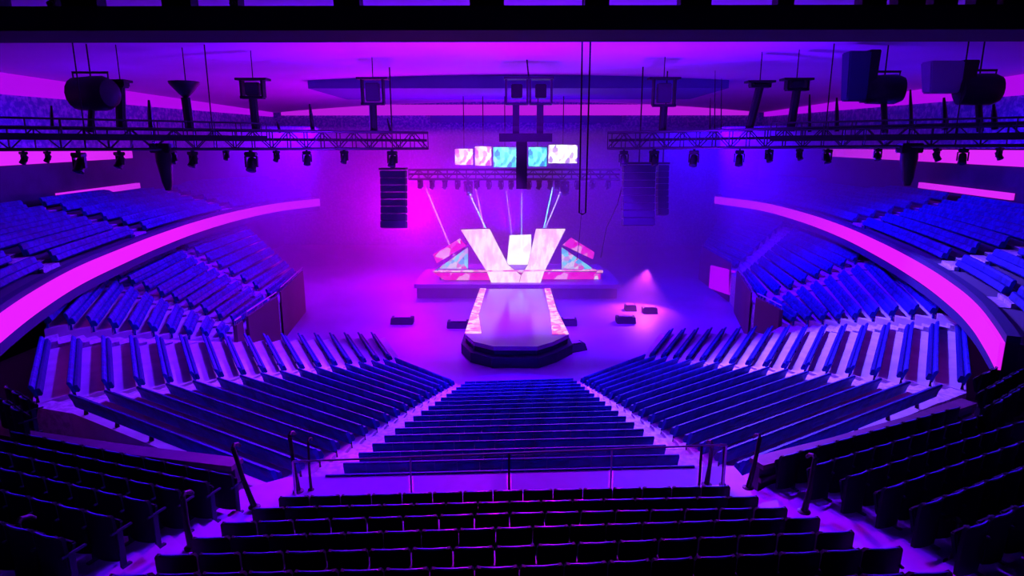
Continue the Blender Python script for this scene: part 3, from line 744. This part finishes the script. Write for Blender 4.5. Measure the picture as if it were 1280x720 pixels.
screen([(675, 340), (746, 340), (735, 349), (675, 349)], 54.4, 'led_p', 'low pink lit screen under the right wing')
# thrust stage
zt = 1.2
poly = [G(x, y, zt) for x, y in [(600, 361), (688, 361), (696, 388), (711, 418), (692, 427), (672, 433), (617, 433), (592, 427), (581, 417), (589, 392)]]
c0 = Vector(((poly[0].x+poly[1].x)/2, 45, 0)); root = thing('thrust_stage', c0); tag(root, 'glossy violet thrust stage with pink glowing side edges, running toward the seats', 'stage')
def loc(ps): return [xy(p-c0, 0) for p in ps]
w = MB(); w.prism(loc(poly), .95, zt); w.build('deck', M['thrust'], root)
cen = sum(poly, Vector())/len(poly)
w = MB(); w.prism(loc([cen+(p-cen)*1.07 for p in poly]), 0, .62); w.build('skirt', M['skirt'], root)
w = MB(); w.prism(loc([cen+(p-cen)*.98 for p in poly]), .62, .95); w.build('riser', M['skirt'], root)
for idx in ((9, 0), (8, 9), (1, 2), (2, 3)):
    w = MB(); a, b = poly[idx[0]]-c0, poly[idx[1]]-c0; a.z = b.z = zt+.01
    inw = Vector((-(a.x+b.x)/2, 0, 0)).normalized()
    wd = 1.15 if idx in ((8, 9), (2, 3)) else .6
    w.slab([a, b, b+inw*.5, a+inw*wd*.9] if idx in ((9, 0), (8, 9)) else [a, b, b+inw*wd*.9, a+inw*.5], (0, 0, .04)); w.build('edge_light', M['edge_soft'] if 'edge_soft' in M else M['edge'], root)
# step block and wedges round the thrust
def wedge(px, py, wpx, lab, rz=0, z=0.02, hgt=.45, name='floor_monitor'):
    p = G(px, py, 0); m = p.y/F*1.03; W = wpx*m; root = thing(name, (p.x, p.y, 0), rz); tag(root, lab, 'stage monitor')
    w = MB(); w.slab([(-W/2, -.45, 0), (-W/2, .5, 0), (-W/2, .5, hgt), (-W/2, -.15, hgt*.9)], (W, 0, 0)); w.build('cabinet', M['skirt'], root, bevel=.03)
    w = MB(); w.box((0, .1, hgt+.02), (W*.7, .4, .05)); w.build('lid', M['deck'], root)
wedge(573, 409, 28, 'dark wedge case on the floor left of the thrust stage')
wedge(711, 406, 20, 'dark wedge case on the floor right of the thrust stage')
wedge(716, 438, 34, 'dark angled case lying off the front right corner of the thrust stage', .5)
wedge(503, 404, 28, 'small dark case alone on the violet floor far left of the stage')
wedge(782, 403, 24, 'dark case under a pale lid on the pink lit floor at right')
wedge(812, 391, 18, 'small dark case farther back on the pink lit floor at right')
wedge(788, 388, 14, 'little case beside the wall edge of the pink lit floor')
wedge(648, 449, 84, 'long low dark step block in front of the thrust stage', hgt=.35, name='step_block')
# dark oval patches and lit doorway panel
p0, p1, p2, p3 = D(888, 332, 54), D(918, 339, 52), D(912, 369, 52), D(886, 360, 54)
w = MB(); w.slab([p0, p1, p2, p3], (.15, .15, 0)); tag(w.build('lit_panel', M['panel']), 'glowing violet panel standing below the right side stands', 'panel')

# ------------------------------------------------------------------ lamps
def spot(loc, tgt, col, W, deg, blend=.6, r=.15):
    l = bpy.data.lights.new('spot_lamp', 'SPOT'); l.energy = W; l.color = col; l.spot_size = math.radians(deg); l.spot_blend = blend; l.shadow_soft_size = r
    o = bpy.data.objects.new('spot_lamp', l); COL.objects.link(o); o.location = loc
    o.rotation_euler = (Vector(tgt)-Vector(loc)).to_track_quat('-Z', 'Y').to_euler(); return o
VI, BL, MG, CY = (.36, .04, 1), (.16, .03, 1), (.95, .01, 1), (.10, .75, 1)
LV = (.40, .10, 1)
K = 1.0
# washes over the seating
spot((-9, 36, 15.5), (-8, 24, 2), (.10, .0, 1), 19000, 90); spot((9, 36, 15.5), (8, 24, 2), (.10, .01, 1), 20000, 90)
spot((0, 40, 15.5), (0, 30, 1), (.04, .0, 1), 85000, 32)
spot((0, 34, 16.5), (0, 12.7, 5), (.85, .0, 1), 25000, 38)
spot((-12, 38, 15), (-15, 24, 2), (.14, .02, 1), 9000, 90); spot((12, 36, 15), (15, 23, 3), (.17, .08, 1), 28000, 80)
spot((-4, 38, 15), (-7, 25, 2), (.30, .04, 1), 26000, 52); spot((4, 38, 15), (7, 25, 2), (.28, .08, 1), 30000, 52)
spot((-14, 46, 14), (-23, 38, 5), (.07, .0, 1), 16000, 100); spot((14, 46, 14), (23, 40, 5), (.05, .0, 1), 26000, 100)
spot((0, 24, 16.8), (-6.4, 11, 5.5), (.14, .0, 1), 19000, 33); spot((0, 24, 16.8), (6.4, 11, 5.5), (.18, .0, 1), 19000, 34)
spot((0, 22, 16.8), (0, 9, 6), (.10, .01, 1), 5200, 60)
# stage floor
spot((-3, 41, 14.5), (-3, 46, 0), (.24, 0, 1), 22000, 80); spot((5, 41, 14.5), (6, 46, 0), (.12, .0, 1), 17000, 80)
pool = G(796, 388, 0); spot((pool.x+1, pool.y+1.5, 3.0), pool, (1, .10, .8), 3600, 105, 1)
# haze colours
def soft(loc, tgt, col, W, deg=150): return spot(loc, tgt, col, W, deg, 1, 1.2)
pl = bpy.data.lights.new('haze_lamp', 'POINT'); pl.energy = 8500; pl.color = (.70, 0, 1); pl.shadow_soft_size = 1.2
po = bpy.data.objects.new('haze_lamp', pl); COL.objects.link(po); po.location = (-10, 60, 7.2)
soft((-9, 58, 16.9), (-9, 56, 2), (.5, 0, 1), 9000, 90)
soft((-1, 68, 4), (-1, 70, 14), (.12, .0, 1), 24000, 160)
soft((-20, 56, 15.5), (-18, 50, 2), (.16, 0, 1), 16000)
soft((15, 56, 15.7), (15, 52, 2), (.02, .0, 1), 22000)
# up-lights on the ceiling
for x, w_, col in ((-22, 700, (.05, .0, 1)), (-9, 7500, (.16, .0, 1)), (0, 9500, (.22, .0, 1)), (9, 8000, (.13, .0, 1)), (22, 600, (.04, .0, 1))):
    spot((x, 38, H-2.5), (x, 39, zc(x)), col, w_*1.15, 150, 1)
spot((0, 56, H+.3), (0, 66, zc(0)), (.4, 0, 1), 2000, 150, 1)
for s in (-1, 1): spot((s*22, 38, H+1.0), (s*31, 46, H+1.6), (.04, 0, 1), 1100, 120, 1)
# narrow beams from the stage truss
for (x0, y0, x1, y1, col, W) in ((530, 228, 556, 292, (.9, .6, 1), 5000), (584, 234, 607, 285, CY, 12000), (593, 226, 601, 266, (.8, .5, 1), 3500), (632, 230, 637, 272, (.2, .5, 1), 3500),
                                 (652, 236, 652, 284, (.15, .55, 1), 5500), (692, 226, 680, 285, CY, 13000), (703, 232, 682, 285, (.45, .65, 1), 7000)):
    a = D(x0, y0+2, 53.6); b = D(x1, y1, 55.8); spot(a, a+(b-a)*4, col, W*260, 1.5, .3, .02)

# haze hanging over the stage end
hz = bpy.data.materials.new('stage_haze'); hz.use_nodes = True; nt = hz.node_tree; nt.nodes.clear()
o_ = nt.nodes.new('ShaderNodeOutputMaterial'); v_ = nt.nodes.new('ShaderNodeVolumeScatter'); v_.inputs['Density'].default_value = .036; v_.inputs['Anisotropy'].default_value = .1; v_.inputs['Color'].default_value = (.95, .45, 1, 1)
nt.links.new(v_.outputs[0], o_.inputs['Volume'])
w = MB(); w.box((0, 63, 7.0), (58, 40, 13.9)); hb = w.build('haze', hz); hb['kind'] = 'stuff'; tag(hb, 'thin magenta and blue lit haze hanging over the stage end', 'haze')

# ------------------------------------------------------------------ world and colour
wd = bpy.data.worlds.new('world'); S.world = wd; wd.use_nodes = True
wd.node_tree.nodes['Background'].inputs[0].default_value = (.02, .0, .05, 1); wd.node_tree.nodes['Background'].inputs[1].default_value = .2
S.view_settings.view_transform = 'Standard'; S.view_settings.look = 'None'; S.view_settings.exposure = 0; S.view_settings.gamma = 1
S.view_settings.use_curve_mapping = False
cy = S.cycles
cy.max_bounces = 4; cy.diffuse_bounces = 2; cy.glossy_bounces = 2; cy.transmission_bounces = 4; cy.volume_bounces = 0; cy.transparent_max_bounces = 4
cy.use_denoising = True; cy.caustics_reflective = False; cy.caustics_refractive = False
cy.sample_clamp_indirect = 4
